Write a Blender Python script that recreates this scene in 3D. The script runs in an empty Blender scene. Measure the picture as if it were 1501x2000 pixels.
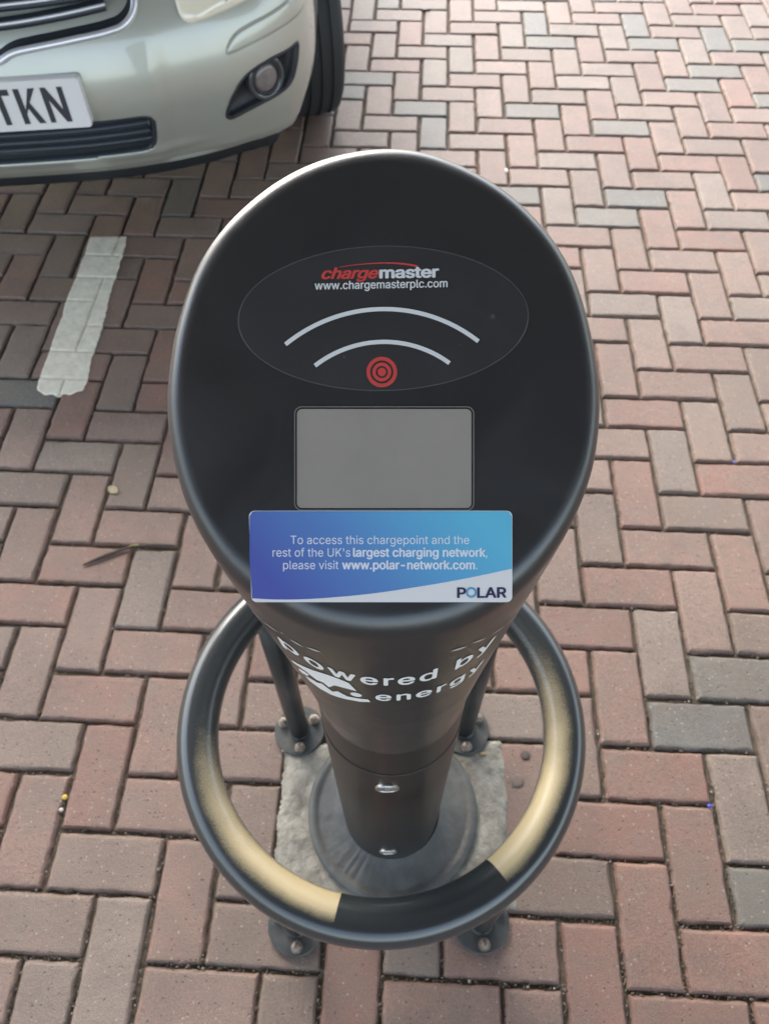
import bpy, bmesh, math, random
import numpy as np
from mathutils import Vector, Matrix
from mathutils.bvhtree import BVHTree
R = math.radians
random.seed(7); rng = np.random.default_rng(11)
scn = bpy.context.scene
COL = scn.collection

# ------------------------------------------------------------------ camera
CAM_H, PITCH, ROLL = 1.4846, 0.98984, -0.010686
F_PX = 1472.83                       # focal length for a picture 2000 px high
ax_f = np.array([0, math.cos(PITCH), -math.sin(PITCH)])
dn0 = np.array([0, -math.sin(PITCH), -math.cos(PITCH)]); rt0 = np.array([1.0, 0, 0])
ax_r = math.cos(ROLL)*rt0 - math.sin(ROLL)*dn0
ax_d = math.sin(ROLL)*rt0 + math.cos(ROLL)*dn0
EYE = np.array([0, 0, CAM_H])
cd = bpy.data.cameras.new('camera'); cam = bpy.data.objects.new('camera', cd); COL.objects.link(cam)
M = Matrix.Identity(4)
for i in range(3):
    M[i][0] = ax_r[i]; M[i][1] = -ax_d[i]; M[i][2] = -ax_f[i]; M[i][3] = EYE[i]
cam.matrix_world = M
cd.sensor_fit = 'VERTICAL'; cd.sensor_height = 36; cd.lens = F_PX/2000*36
cd.clip_start = 0.02; cd.clip_end = 2000
cd.dof.use_dof = True; cd.dof.focus_distance = 0.56; cd.dof.aperture_fstop = 11.5
scn.camera = cam

# ------------------------------------------------------------------ light
SUN_EL, SUN_AZ = R(37), R(-24)       # azimuth from +y, positive to the right
w = bpy.data.worlds.new('World'); scn.world = w; w.use_nodes = True
nt = w.node_tree; bg = nt.nodes['Background']
sky = nt.nodes.new('ShaderNodeTexSky'); sky.sky_type = 'NISHITA'; sky.sun_disc = False
sky.sun_elevation = SUN_EL; sky.sun_rotation = SUN_AZ
sky.air_density = 1.2; sky.dust_density = 2.5; sky.ozone_density = 1.0
hs = nt.nodes.new('ShaderNodeHueSaturation'); hs.inputs['Saturation'].default_value = 0.7
nt.links.new(sky.outputs[0], hs.inputs['Color']); nt.links.new(hs.outputs[0], bg.inputs['Color'])
bg.inputs['Strength'].default_value = 0.15
sl = bpy.data.lights.new('sun', 'SUN'); sl.energy = 1.2; sl.angle = R(38); sl.color = (1, .99, .98)
so = bpy.data.objects.new('sun', sl); COL.objects.link(so)
sd = Vector((math.sin(SUN_AZ)*math.cos(SUN_EL), math.cos(SUN_AZ)*math.cos(SUN_EL), math.sin(SUN_EL)))
so.rotation_euler = sd.to_track_quat('Z', 'Y').to_euler(); so.location = (0, 8, 8)
vs = scn.view_settings; vs.view_transform = 'Standard'; vs.look = 'None'; vs.gamma = 1; vs.use_curve_mapping = False
vs.exposure = 2.15

# ------------------------------------------------------------------ helpers
def srgb(r, g, b):
    f = lambda c: (c/255/12.92 if c/255 <= .04045 else ((c/255+.055)/1.055)**2.4)
    return (f(r), f(g), f(b), 1)

def mat(name, col, rough=.5, metal=0, spec=.5, coat=0, bump=None, vary=None, trans=0, coat_rough=.05):
    """Principled material; bump=(scale, strength, distance), vary=(scale, second colour, amount)."""
    m = bpy.data.materials.new(name); m.use_nodes = True
    n = m.node_tree.nodes; l = m.node_tree.links; p = n['Principled BSDF']
    c = tuple(col) if len(col) == 4 else (*col, 1)
    p.inputs['Base Color'].default_value = c
    p.inputs['Roughness'].default_value = rough; p.inputs['Metallic'].default_value = metal
    p.inputs['Specular IOR Level'].default_value = spec
    p.inputs['Coat Weight'].default_value = coat; p.inputs['Coat Roughness'].default_value = coat_rough
    p.inputs['Transmission Weight'].default_value = trans
    tc = n.new('ShaderNodeTexCoord')
    if vary:
        t = n.new('ShaderNodeTexNoise'); t.inputs['Scale'].default_value = vary[0]; t.inputs['Detail'].default_value = 8
        t.inputs['Roughness'].default_value = .65
        l.new(tc.outputs['Object'], t.inputs['Vector'])
        r = n.new('ShaderNodeMapRange'); r.inputs[1].default_value = .35; r.inputs[2].default_value = .68
        r.inputs[4].default_value = vary[2]; l.new(t.outputs['Fac'], r.inputs[0])
        x = n.new('ShaderNodeMix'); x.data_type = 'RGBA'; x.inputs[6].default_value = c
        x.inputs[7].default_value = (*vary[1][:3], 1)
        l.new(r.outputs[0], x.inputs[0]); l.new(x.outputs[2], p.inputs['Base Color'])
    if bump:
        t = n.new('ShaderNodeTexNoise'); t.inputs['Scale'].default_value = bump[0]; t.inputs['Detail'].default_value = 4
        l.new(tc.outputs['Object'], t.inputs['Vector'])
        b = n.new('ShaderNodeBump'); b.inputs['Strength'].default_value = bump[1]; b.inputs['Distance'].default_value = bump[2]
        l.new(t.outputs['Fac'], b.inputs['Height']); l.new(b.outputs[0], p.inputs['Normal'])
    return m

def link(name, verts, faces, m, parent=None, smooth=True, label=None):
    me = bpy.data.meshes.new(name)
    me.from_pydata([tuple(map(float, v)) for v in verts], [], [tuple(int(i) for i in f) for f in faces])
    me.update()
    if smooth: me.shade_smooth()
    me.materials.append(m)
    o = bpy.data.objects.new(name, me); COL.objects.link(o)
    if parent is not None:
        o.parent = parent
        # geometry is given in world metres: keep it there
        t = parent
        off = Vector((0, 0, 0))
        while t is not None: off += t.location; t = t.parent
        o.location = -off
    if label: o['label'] = label
    return o

def bmlink(name, bm, m, parent=None, smooth=True):
    bm.normal_update()
    vs_ = [v.co.copy() for v in bm.verts]; bm.verts.index_update()
    fs_ = [[v.index for v in f.verts] for f in bm.faces]; bm.free()
    return link(name, vs_, fs_, m, parent, smooth)

def sharp(o, ang=35):
    me = o.data
    bm = bmesh.new(); bm.from_mesh(me)
    for e in bm.edges:
        e.smooth = not (len(e.link_faces) == 2 and e.calc_face_angle(0) > R(ang))
    bm.to_mesh(me); bm.free()

def thing(name, label, cat, loc, group=None):
    o = bpy.data.objects.new(name, None); o.empty_display_size = .1; COL.objects.link(o)
    o.location = loc; o['label'] = label; o['category'] = cat
    if group: o['group'] = group
    return o
def tag(o, label, cat, group=None):
    o['label'] = label; o['category'] = cat
    if group: o['group'] = group
    return o

def grid_faces(nu, nv, closed_u=False, flip=False):
    """verts ordered v-major: index = j*nu+i"""
    fs = []
    for j in range(nv-1):
        for i in range(nu if closed_u else nu-1):
            a, b = j*nu+i, j*nu+(i+1) % nu
            q = (a, b, b+nu, a+nu)
            fs.append(q[::-1] if flip else q)
    return fs

def tube(path, r, seg=16, closed=False, cap=True):
    path = [np.array(p, float) for p in path]; n = len(path); V = []; 
    up = np.array([0, 0, 1.0])
    rs = r if hasattr(r, '__len__') else [r]*n
    for i, p in enumerate(path):
        t = path[(i+1) % n]-path[i-1] if closed or 0 < i < n-1 else (path[1]-path[0] if i == 0 else path[-1]-path[-2])
        t = t/np.linalg.norm(t)
        a = np.cross(t, up)
        if np.linalg.norm(a) < 1e-3: a = np.cross(t, [0, 1.0, 0])
        a /= np.linalg.norm(a); b = np.cross(a, t)
        for k in range(seg):
            q = 2*math.pi*k/seg
            V.append(p+rs[i]*(math.cos(q)*a+math.sin(q)*b))
    F = grid_faces(seg, n, True)
    if closed:
        for i in range(seg):
            a, b = (n-1)*seg+i, (n-1)*seg+(i+1) % seg
            F.append((a, b, (i+1) % seg, i))
    elif cap:
        F.append(tuple(range(seg))[::-1]); F.append(tuple((n-1)*seg+i for i in range(seg)))
    return V, F

def lathe(profile, c, seg=64, axis_fn=None):
    V = []
    for (r, z) in profile:
        for k in range(seg):
            q = 2*math.pi*k/seg; V.append((c[0]+r*math.cos(q), c[1]+r*math.sin(q), c[2]+z))
    F = grid_faces(seg, len(profile), True)
    F.append(tuple((len(profile)-1)*seg+i for i in range(seg)))
    return V, F

def box(bm, x0, x1, y0, y1, z0, z1):
    v = [bm.verts.new(p) for p in [(x0,y0,z0),(x1,y0,z0),(x1,y1,z0),(x0,y1,z0),(x0,y0,z1),(x1,y0,z1),(x1,y1,z1),(x0,y1,z1)]]
    for f in [(0,3,2,1),(4,5,6,7),(0,1,5,4),(1,2,6,5),(2,3,7,6),(3,0,4,7)]: bm.faces.new([v[i] for i in f])

def pchip(xs, ys, x):
    xs = np.array(xs, float); ys = np.array(ys, float); d = np.gradient(ys, xs); x = np.clip(x, xs[0], xs[-1])
    i = np.clip(np.searchsorted(xs, x)-1, 0, len(xs)-2); hh = xs[i+1]-xs[i]; t = (x-xs[i])/hh
    return (2*t**3-3*t**2+1)*ys[i]+(t**3-2*t**2+t)*hh*d[i]+(-2*t**3+3*t**2)*ys[i+1]+(t**3-t**2)*hh*d[i+1]

def in_poly(P, x, y):
    c = False; n = len(P)
    for i in range(n):
        x1, y1 = P[i]; x2, y2 = P[i-1]
        if (y1 > y) != (y2 > y) and x < (x2-x1)*(y-y1)/(y2-y1)+x1: c = not c
    return c
def sstep(a, b, x):
    t = np.clip((x-a)/(b-a), 0, 1); return t*t*(3-2*t)

# ------------------------------------------------------------------ paving
PITCHB = 0.1015; LAT_ROT = -0.0583398; LAT0 = (0.409744, 0.321597)
def lat2w(i, j):
    c, s = math.cos(LAT_ROT), math.sin(LAT_ROT); X, Y = i*PITCHB, j*PITCHB
    return (c*X-s*Y+LAT0[0], s*X+c*Y+LAT0[1])

def brick_material():
    m = bpy.data.materials.new('concrete_block_paving'); m.use_nodes = True
    n = m.node_tree.nodes; l = m.node_tree.links; p = n['Principled BSDF']
    at = n.new('ShaderNodeAttribute'); at.attribute_name = 'tone'
    tc = n.new('ShaderNodeTexCoord')
    def noise(s, d=6, r=.6):
        t = n.new('ShaderNodeTexNoise'); t.inputs['Scale'].default_value = s; t.inputs['Detail'].default_value = d
        t.inputs['Roughness'].default_value = r; l.new(tc.outputs['Object'], t.inputs['Vector']); return t
    def rmap(src, a, b, c, d):
        q = n.new('ShaderNodeMapRange'); q.inputs[1].default_value = a; q.inputs[2].default_value = b
        q.inputs[3].default_value = c; q.inputs[4].default_value = d; l.new(src, q.inputs[0]); return q.outputs[0]
    def mix(fac, a, b, blend='MIX'):
        q = n.new('ShaderNodeMix'); q.data_type = 'RGBA'; q.blend_type = blend
        if hasattr(fac, 'node'): l.new(fac, q.inputs[0])
        else: q.inputs[0].default_value = fac
        for k, v in ((6, a), (7, b)):
            if hasattr(v, 'node'): l.new(v, q.inputs[k])
            else: q.inputs[k].default_value = v
        return q.outputs[2]
    # broad blotches (grey bloom on the red), grain and aggregate specks
    b1 = noise(13, 7, .75); c1 = mix(rmap(b1.outputs['Fac'], .42, .72, 0, .75), at.outputs['Color'], (.165, .133, .106, 1))
    b2 = noise(3.1, 6, .65); c1 = mix(rmap(b2.outputs['Fac'], .45, .75, 0, .55), c1, (.105, .075, .060, 1))
    g = noise(420, 3, .7); c2 = mix(1, c1, mix(rmap(g.outputs['Fac'], .3, .7, 0, 1), (.66, .65, .64, 1), (1.3, 1.3, 1.29, 1)), 'MULTIPLY')
    v = n.new('ShaderNodeTexVoronoi'); v.inputs['Scale'].default_value = 130; l.new(tc.outputs['Object'], v.inputs['Vector'])
    vs2 = n.new('ShaderNodeSeparateColor'); l.new(v.outputs['Color'], vs2.inputs[0])
    sp = n.new('ShaderNodeMath'); sp.operation = 'MULTIPLY'
    l.new(rmap(v.outputs['Distance'], .12, .28, 1, 0), sp.inputs[0]); l.new(rmap(vs2.outputs[0], .80, .84, 0, .6), sp.inputs[1])
    c3 = mix(sp.outputs[0], c2, (.42, .37, .31, 1))
    sp2 = n.new('ShaderNodeMath'); sp2.operation = 'MULTIPLY'
    l.new(rmap(v.outputs['Distance'], .10, .30, 1, 0), sp2.inputs[0]); l.new(rmap(vs2.outputs[1], .78, .82, 0, .8), sp2.inputs[1])
    c4 = mix(sp2.outputs[0], c3, (.05, .04, .034, 1))
    l.new(c4, p.inputs['Base Color'])
    p.inputs['Roughness'].default_value = .5; p.inputs['Specular IOR Level'].default_value = .45
    h = n.new('ShaderNodeMath'); h.operation = 'SUBTRACT'; l.new(g.outputs['Fac'], h.inputs[0]); l.new(sp2.outputs[0], h.inputs[1])
    b3 = noise(70, 5, .6); h2 = n.new('ShaderNodeMath'); h2.operation = 'ADD'; l.new(h.outputs[0], h2.inputs[0]); l.new(b3.outputs['Fac'], h2.inputs[1])
    b = n.new('ShaderNodeBump'); b.inputs['Strength'].default_value = .8; b.inputs['Distance'].default_value = .002
    l.new(h2.outputs[0], b.inputs['Height']); l.new(b.outputs[0], p.inputs['Normal'])
    return m
MB_BRICK = brick_material()

TONES = [(.236,.130,.098), (.226,.138,.106), (.238,.156,.122), (.208,.146,.113), (.222,.168,.135), (.172,.156,.132), (.148,.142,.126)]
TW = np.array([.17, .26, .24, .19, .11, .02, .01]); TW /= TW.sum()
FIXED = {(1,1): 6, (2,-2): 5, (-14,9): 6, (-15,9): 6, (-11,3): 4, (-12,2): 5, (0,0): 0, (0,1): 1, (0,-3): 0}
def build_paving():
    V, F, T = [], [], []
    def perim(L, W, detail):
        hx, hy = L/2, W/2
        if not detail: return np.array([(-hx,-hy),(hx,-hy),(hx,hy),(-hx,hy)]), np.array([(-1,-1),(1,-1),(1,1),(-1,1)])/1.0
        cr = .003; pts = []; nr = []
        nx = int(round(L/.011)); ny = int(round(W/.011))
        for k in range(nx): t = (k+.0)/(nx-1); pts.append((-hx+cr+(L-2*cr)*t, -hy)); nr.append((0,-1))
        for k in range(ny): t = k/(ny-1); pts.append((hx, -hy+cr+(W-2*cr)*t)); nr.append((1,0))
        for k in range(nx): t = k/(nx-1); pts.append((hx-cr-(L-2*cr)*t, hy)); nr.append((0,1))
        for k in range(ny): t = k/(ny-1); pts.append((-hx, hy-cr-(W-2*cr)*t)); nr.append((-1,0))
        return np.array(pts), np.array(nr, float)
    cosr, sinr = math.cos(LAT_ROT), math.sin(LAT_ROT)
    for i in range(-62, 60):
        for j in range(-26, 76):
            k = (i-j) % 4
            if k not in (0, 3): continue
            horiz = k == 0
            cx, cy = (i+1, j+.5) if horiz else (i+.5, j+1)
            wx, wy = lat2w(cx, cy)
            if wx < -5 or wx > 5 or wy < -2.2 or wy > 6.5: continue
            # hidden completely under the cement pad
            if -.15 < wx < .16 and .14 < wy < .38: continue
            detail = (abs(wx) < .75+.34*max(wy, 0)) and -.15 < wy < 3.9
            L, W = .2-.0035, .1-.0035
            P, N = perim(L, W, detail)
            n = len(P)
            P = P.copy()
            if detail:
                rough = rng.normal(0, .0007, n); rough = rough + .5*np.roll(rough, 1)
                chips = np.zeros(n)
                for _ in range(rng.integers(0, 4)):
                    c0 = rng.integers(0, n); wd = rng.integers(1, 3); 
                    for d in range(-wd, wd+1): chips[(c0+d) % n] += rng.uniform(.0006, .0030)*(1-abs(d)/(wd+1))
            else: rough = np.zeros(n); chips = np.zeros(n)
            ang = rng.normal(0, R(.35)); tx, ty = rng.normal(0, .0022, 2); dz = rng.normal(0, .0007)
            ox, oy = rng.normal(0, .0008, 2)
            lev = [(0, -.05), (0, -.0085), (.0020+.35*chips, -.0050), (.0044+.8*chips, -.0016-.10*chips), (.0064+chips, -.0003), (.0105+chips, 0)]
            base = len(V)
            for li, (ins, z) in enumerate(lev):
                ins = np.broadcast_to(ins, (n,)) - (rough if li in (1, 2, 3) else 0)
                Q = P - N*ins[:, None]
                if detail and li >= 2:   # keep corners square-ish while insetting
                    lim = np.array([L/2, W/2])-np.minimum(ins, .02)[:, None]
                    Q = np.clip(Q, -lim, lim)
                zz = np.broadcast_to(z, (n,))
                if not horiz: Q = np.stack([-Q[:, 1], Q[:, 0]], 1)
                ca, sa = math.cos(ang), math.sin(ang)
                X = Q[:, 0]*ca-Q[:, 1]*sa+ox; Y = Q[:, 0]*sa+Q[:, 1]*ca+oy
                Zz = zz+dz+X*tx+Y*ty
                Xw = wx+X*cosr-Y*sinr; Yw = wy+X*sinr+Y*cosr
                V.extend(zip(Xw, Yw, Zz))
            for li in range(len(lev)-1):
                for q in range(n):
                    a, b = base+li*n+q, base+li*n+(q+1) % n
                    F.append((a, b, b+n, a+n))
            F.append(tuple(base+(len(lev)-1)*n+q for q in range(n)))
            key = (i, j); far = sstep(1.5, 3.2, wy)
            wts = TW*np.array([1-.25*far, 1, 1+.9*far, 1, 1+.8*far, 1+7*far, 1+8*far]); wts /= wts.sum()
            ti = FIXED.get(key, rng.choice(7, p=wts))
            c = np.array(TONES[ti])*.94*rng.uniform(.88, 1.13)
            T.extend([(*c, 1)]*(n*len(lev)))
    o = link('paving', V, F, MB_BRICK, smooth=False); o['kind'] = 'structure'
    ca = o.data.color_attributes.new('tone', 'FLOAT_COLOR', 'POINT')
    ca.data.foreach_set('color', np.array(T, 'f').ravel())
    return o
paving = build_paving()

m_bed = mat('jointing_sand', (.135, .105, .076), .95, bump=(160, 1, .004), vary=(26, (.045, .042, .03), .9))
gv = [(-400,-400,-.0105),(400,-400,-.0105),(400,400,-.0105),(-400,400,-.0105)]
ground = link('ground', gv, [(0,1,2,3)], m_bed, smooth=False); ground['kind'] = 'structure'

# grit, crumbs of sand and moss lying in the joints
def build_grit():
    V, F, T = [], [], []
    ico = [(0,0,1),(.9,0,.2),(.25,.85,.15),(-.7,.5,.1),(-.7,-.5,.2),(.3,-.85,.1),(0,0,-.8)]
    ft = [(0,1,2),(0,2,3),(0,3,4),(0,4,5),(0,5,1),(6,2,1),(6,3,2),(6,4,3),(6,5,4),(6,1,5)]
    cols = [(.13,.105,.08),(.10,.078,.056),(.20,.17,.135),(.05,.042,.03),(.05,.055,.025),(.085,.064,.045),(.30,.27,.23)]
    cw = [.26, .18, .14, .14, .08, .14, .06]
    for _ in range(11000):
        wy = rng.uniform(0, 1)**1.5*3.3-.08; wx = rng.uniform(-1, 1)*(.66+.34*max(wy, 0))
        c, s = math.cos(-LAT_ROT), math.sin(-LAT_ROT); X, Y = wx-LAT0[0], wy-LAT0[1]
        i, j = (c*X-s*Y)/PITCHB, (s*X+c*Y)/PITCHB
        ci, cj = math.floor(i), math.floor(j); k = (ci-cj) % 4
        edges = {0: 'LBT', 1: 'RBT', 2: 'LRT', 3: 'LRB'}[k]
        e = edges[rng.integers(0, 3)]; off = rng.normal(0, .022)
        if e == 'L': i = ci+off
        if e == 'R': i = ci+1+off
        if e == 'B': j = cj+off
        if e == 'T': j = cj+1+off
        x, y = lat2w(i, j)
        if math.hypot(x-.008, y-.3) < .16: continue
        r = rng.uniform(.0009, .0023)*(1.5 if rng.random() < .06 else 1)
        z = -.0075+rng.uniform(0, .0035); a = rng.uniform(0, 6.28); b = len(V)
        st = rng.uniform(.6, 1.4, 3)
        for p in ico:
            px, py = p[0]*st[0], p[1]*st[1]
            V.append((x+r*(px*math.cos(a)-py*math.sin(a)), y+r*(px*math.sin(a)+py*math.cos(a)), z+r*p[2]*st[2]))
        F.extend([tuple(b+q for q in f) for f in ft])
        T.extend([(*cols[rng.choice(7, p=cw)], 1)]*7)
    m = mat('grit', (.3,.25,.2), .9)
    at = m.node_tree.nodes.new('ShaderNodeAttribute'); at.attribute_name = 'tone'
    m.node_tree.links.new(at.outputs['Color'], m.node_tree.nodes['Principled BSDF'].inputs['Base Color'])
    o = link('joint_grit', V, F, m, smooth=False); o['kind'] = 'stuff'
    o['label'] = 'fine grit and crumbs lying in the joints of the brick paving'
    ca = o.data.color_attributes.new('tone', 'FLOAT_COLOR', 'POINT'); ca.data.foreach_set('color', np.array(T, 'f').ravel())
build_grit()

# painted bay marking: a coat that follows the bricks
def build_paint():
    nx, ny = 40, 190; V = []; F = []
    y0, y1 = 1.375, 2.007
    wob = np.cumsum(rng.normal(0, .0005, (2, ny)), 1); wob -= np.linspace(0, 1, ny)*wob[:, -1:]
    jag = rng.normal(0, .0008, (2, ny))
    for j in range(ny):
        t = j/(ny-1); y = y0+(y1-y0)*t
        xl = -.9145+.012*t+wob[0, j]+jag[0, j]*.6; xr = -.7915+wob[1, j]+jag[1, j]
        for i in range(nx):
            u = i/(nx-1); x = xl+(xr-xl)*u
            yy = y - (.022*math.sin(math.pi*min(1, u*1.0))**.5*(1-t)**18) + .003*math.sin(u*23)*(1-t)**14
            c, s = math.cos(-LAT_ROT), math.sin(-LAT_ROT); X, Y = x-LAT0[0], yy-LAT0[1]
            a, b = (c*X-s*Y)/PITCHB, (s*X+c*Y)/PITCHB; ci, cj = math.floor(a), math.floor(b); k = (ci-cj) % 4
            fx, fy = a-ci, b-cj; d = 9
            if k in (0, 2, 3): d = min(d, fx)
            if k in (1, 2, 3): d = min(d, 1-fx)
            if k in (0, 1, 3): d = min(d, fy)
            if k in (0, 1, 2): d = min(d, 1-fy)
            dip = 1-sstep(.0, .055, d)
            V.append((x, yy, 0.0017-.0042*dip+.0003*math.sin(x*240)*math.sin(yy*170)))
    F = grid_faces(nx, ny)
    # thin skirt down into the bricks so the coat has an edge
    ring = [i for i in range(nx)]+[j*nx+nx-1 for j in range(1, ny)]+[(ny-1)*nx+i for i in range(nx-2, -1, -1)]+[j*nx for j in range(ny-2, 0, -1)]
    b = len(V)
    for r_ in ring: V.append((V[r_][0], V[r_][1], -.006))
    for q in range(len(ring)): F.append((ring[q], b+q, b+(q+1) % len(ring), ring[(q+1) % len(ring)]))
    m = mat('road_paint', (.82,.77,.62), .65, bump=(140, .6, .002), vary=(34, (.52,.46,.36), .6))
    o = link('painted_line', V, F, m)
    tag(o, 'short worn cream painted bay line on the brick paving in front of the car', 'road marking')
build_paint()

# ------------------------------------------------------------------ cement pad
PX, PY, PR = .0058, .303, .084        # pole axis and radius
def build_pad():
    n = 90; V = []; F = []
    x0, x1, y0, y1 = -.203, .226, .140, .437
    for j in range(n):
        for i in range(n):
            u, v = i/(n-1), j/(n-1)
            x = x0+(x1-x0)*u; y = y0+(y1-y0)*v
            e = min(u, 1-u, v, 1-v)
            wob = lambda q, s: .0025*math.sin(q*9+s)+.0016*math.sin(q*29.3+2*s)+rng.normal(0, .0010)
            if e < .012:
                x += wob(v, 1) if u < .012 or u > .988 else 0; y += wob(u, 3) if v < .012 or v > .988 else 0
            z = .0055*sstep(0, .05, e)-.004*(e < .01)+.0012*math.sin(x*70+1)*math.sin(y*55)+.0006*math.sin(x*210)*math.sin(y*160+2)
            V.append((x, y, z))
    F = grid_faces(n, n)
    m = mat('cement', (.31,.292,.243), .9, bump=(95, .9, .004), vary=(26, (.12,.108,.088), 1.0))
    o = link('cement_pad', V, F, m)
    tag(o, 'square rough grey cement patch in the paving under the charging post', 'cement pad')
build_pad()

# ------------------------------------------------------------------ charging post
m_coat = mat('charcoal_powder_coat', (.0095,.0115,.0140), .32, spec=.65, coat=.5, coat_rough=.24, bump=(950, .22, .0006), vary=(6, (.020,.020,.020), .6))
m_pole = mat('charcoal_pole_paint', (.0125,.0118,.0110), .36, spec=.5, bump=(800, .15, .0005))
m_film = mat('dark_printed_film', (.0150,.0162,.0190), .40, spec=.8, coat=.45, coat_rough=.36, bump=(1300, .1, .0003))
m_red = mat('red_print', srgb(196,70,66), .5, spec=.3)
m_white = mat('white_print', srgb(212,212,212), .5, spec=.3)
m_slogan = mat('white_vinyl', (.72,.71,.68), .5, spec=.3)
m_steel = mat('bright_steel', (.52,.51,.48), .40, metal=1)
m_black = mat('black_gap', (.006,.006,.006), .7, spec=.2)
m_cover = mat('grey_rubber_cover', (.050,.053,.051), .52, bump=(55, .6, .003), vary=(15, (.115,.113,.104), .9))

ZF = 0.5246; MM = ZF/F_PX
FC = EYE+ZF*ax_f                       # centre of the sloping face, its own axes are ax_r, -ax_d and its normal -ax_f
def face(px, py, h=0.0):
    return FC+(px-750.5)*MM*ax_r+(py-1000)*MM*ax_d-ax_f*h

post = thing('charging_post', 'tall charcoal car charging post with sloping egg shaped head, grey screen and blue sticker', 'charging post', (PX, PY, 0))

OUT = [(745,294.7),(813.3,299),(871.9,316.5),(930.6,343),(989.2,380),(1033.2,420),(1071,462),(1096,498),(1121,548),(1141.6,612),(1156,673),(1164,722),(1168.8,772),(1168,822),(1162.5,880),(1150,935),(1132,985),(1107,1038),(1070,1096),(1032,1142),(982,1186),(920,1223),(850,1247),(745,1258),
       (645,1247),(578,1223),(518,1186),(468,1147),(430,1104),(390.4,1040),(364,982),(347,925),(335,870),(329,818),(328.5,765),(334,714),(341,665),(354,615),(371,561),(394,511),(437,450),(496,393),(554.5,351),(613,322.5),(672,304.5)]
def smooth_closed(P, n):
    P = np.array(P, float); m = len(P)
    for _ in range(2): P = .25*np.roll(P, 1, 0)+.5*P+.25*np.roll(P, -1, 0) if False else P
    # closed Catmull-Rom, then resample by angle
    Q = []
    for i in range(m):
        p0, p1, p2, p3 = P[i-1], P[i], P[(i+1) % m], P[(i+2) % m]
        for t in np.linspace(0, 1, 24, endpoint=False):
            Q.append(.5*((2*p1)+(-p0+p2)*t+(2*p0-5*p1+4*p2-p3)*t*t+(-p0+3*p1-3*p2+p3)*t**3))
    Q = np.array(Q); d = np.r_[0, np.cumsum(np.hypot(*(np.roll(Q, -1, 0)-Q).T))]
    s = np.linspace(0, d[-1], n, endpoint=False)
    Qc = np.vstack([Q, Q[:1]])
    return np.stack([np.interp(s, d, Qc[:, k]) for k in (0, 1)], 1)
NH = 240
RO = smooth_closed(OUT, NH)
for _ in range(10): RO = .25*np.roll(RO, 1, 0)+.5*RO+.25*np.roll(RO, -1, 0)
tan = np.roll(RO, -1, 0)-np.roll(RO, 1, 0); tan /= np.linalg.norm(tan, axis=1)[:, None]
NRM = np.stack([tan[:, 1], -tan[:, 0]], 1)
if (NRM*(RO-RO.mean(0))).sum() < 0: NRM = -NRM
for _ in range(6): NRM = .25*np.roll(NRM, 1, 0)+.5*NRM+.25*np.roll(NRM, -1, 0)
NRM /= np.linalg.norm(NRM, axis=1)[:, None]
nb = -NRM[:, 1]                         # +1 at the top of the face, -1 at the front lip
RAD = .016+.011*sstep(.2, 1, -nb)       # rounding of the rim, softer at the front lip
ZT = .695                                # where the flare runs out into the round pole
def build_housing():
    rings = []
    P0 = RO.copy()
    scale = (ZF+RAD)/F_PX
    wo = np.array([FC+ax_f*RAD[i]+(RO[i,0]-750.5)*scale[i]*ax_r+(RO[i,1]-1000)*scale[i]*ax_d for i in range(NH)])
    n3 = np.array([NRM[i,0]*ax_r+NRM[i,1]*ax_d for i in range(NH)])
    inner = wo-ax_f[None, :]*RAD[:, None]-n3*RAD[:, None]
    thm = R(90)+R(33.3)*np.minimum(nb, .55)
    cen = inner.mean(0); cen = cen-ax_f*np.dot(cen-FC, ax_f)
    for t in (.03, .35, .7, .9): rings.append(cen+(inner-cen)*t)
    for q in np.linspace(0, 1, 14):
        th = thm*q
        # a slightly superelliptic rounding: tightest near the face
        rings.append(inner+n3*(RAD*np.sin(th))[:, None]+ax_f[None, :]*(RAD*(1-np.cos(th)))[:, None])
    st = rings[-1]; tg = n3*np.cos(thm)[:, None]+ax_f[None, :]*np.sin(thm)[:, None]
    # pole ring by matching angle
    al = np.arctan2(st[:, 0]-PX, -(st[:, 1]-PY-.02)); 
    cb = np.array([PX, PY])
    ang = np.unwrap(np.arctan2(RO[:, 0]-748, RO[:, 1]-880))
    end = np.stack([PX+PR*np.sin(ang), PY-PR*np.cos(ang), np.full(NH, ZT)], 1)
    dist = np.linalg.norm(end-st, axis=1)[:, None]
    side = (1-nb**2)[:, None]
    T0 = tg*dist*.2; T1 = np.array([[0, 0, -1.0]])*dist*.62
    for t in np.linspace(0, 1, 40)[1:]:
        h00, h10, h01, h11 = 2*t**3-3*t**2+1, t**3-2*t**2+t, -2*t**3+3*t**2, t**3-t**2
        rings.append(h00*st+h10*T0+h01*end+h11*T1)
    V = np.vstack(rings); F = grid_faces(NH, len(rings), True)
    F.append(tuple(range(NH)))
    bm = bmesh.new(); vv = [bm.verts.new(p) for p in V]
    for f in F: bm.faces.new([vv[i] for i in f])
    bmesh.ops.recalc_face_normals(bm, faces=bm.faces)
    bvh = BVHTree.FromBMesh(bm)
    o = bmlink('housing', bm, m_coat, post)
    return o, bvh
housing, H_BVH = build_housing()
def neck(alpha, z, off=.0006):
    d = Vector((math.sin(alpha), -math.cos(alpha), 0)); c = Vector((PX, PY, z))
    hit, nrm, idx, dist = H_BVH.ray_cast(c+d*.5, -d)
    if hit is None:
        hit = c+d*PR; nrm = d
    if nrm.dot(d) < 0: nrm = -nrm
    return hit+nrm*off

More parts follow.
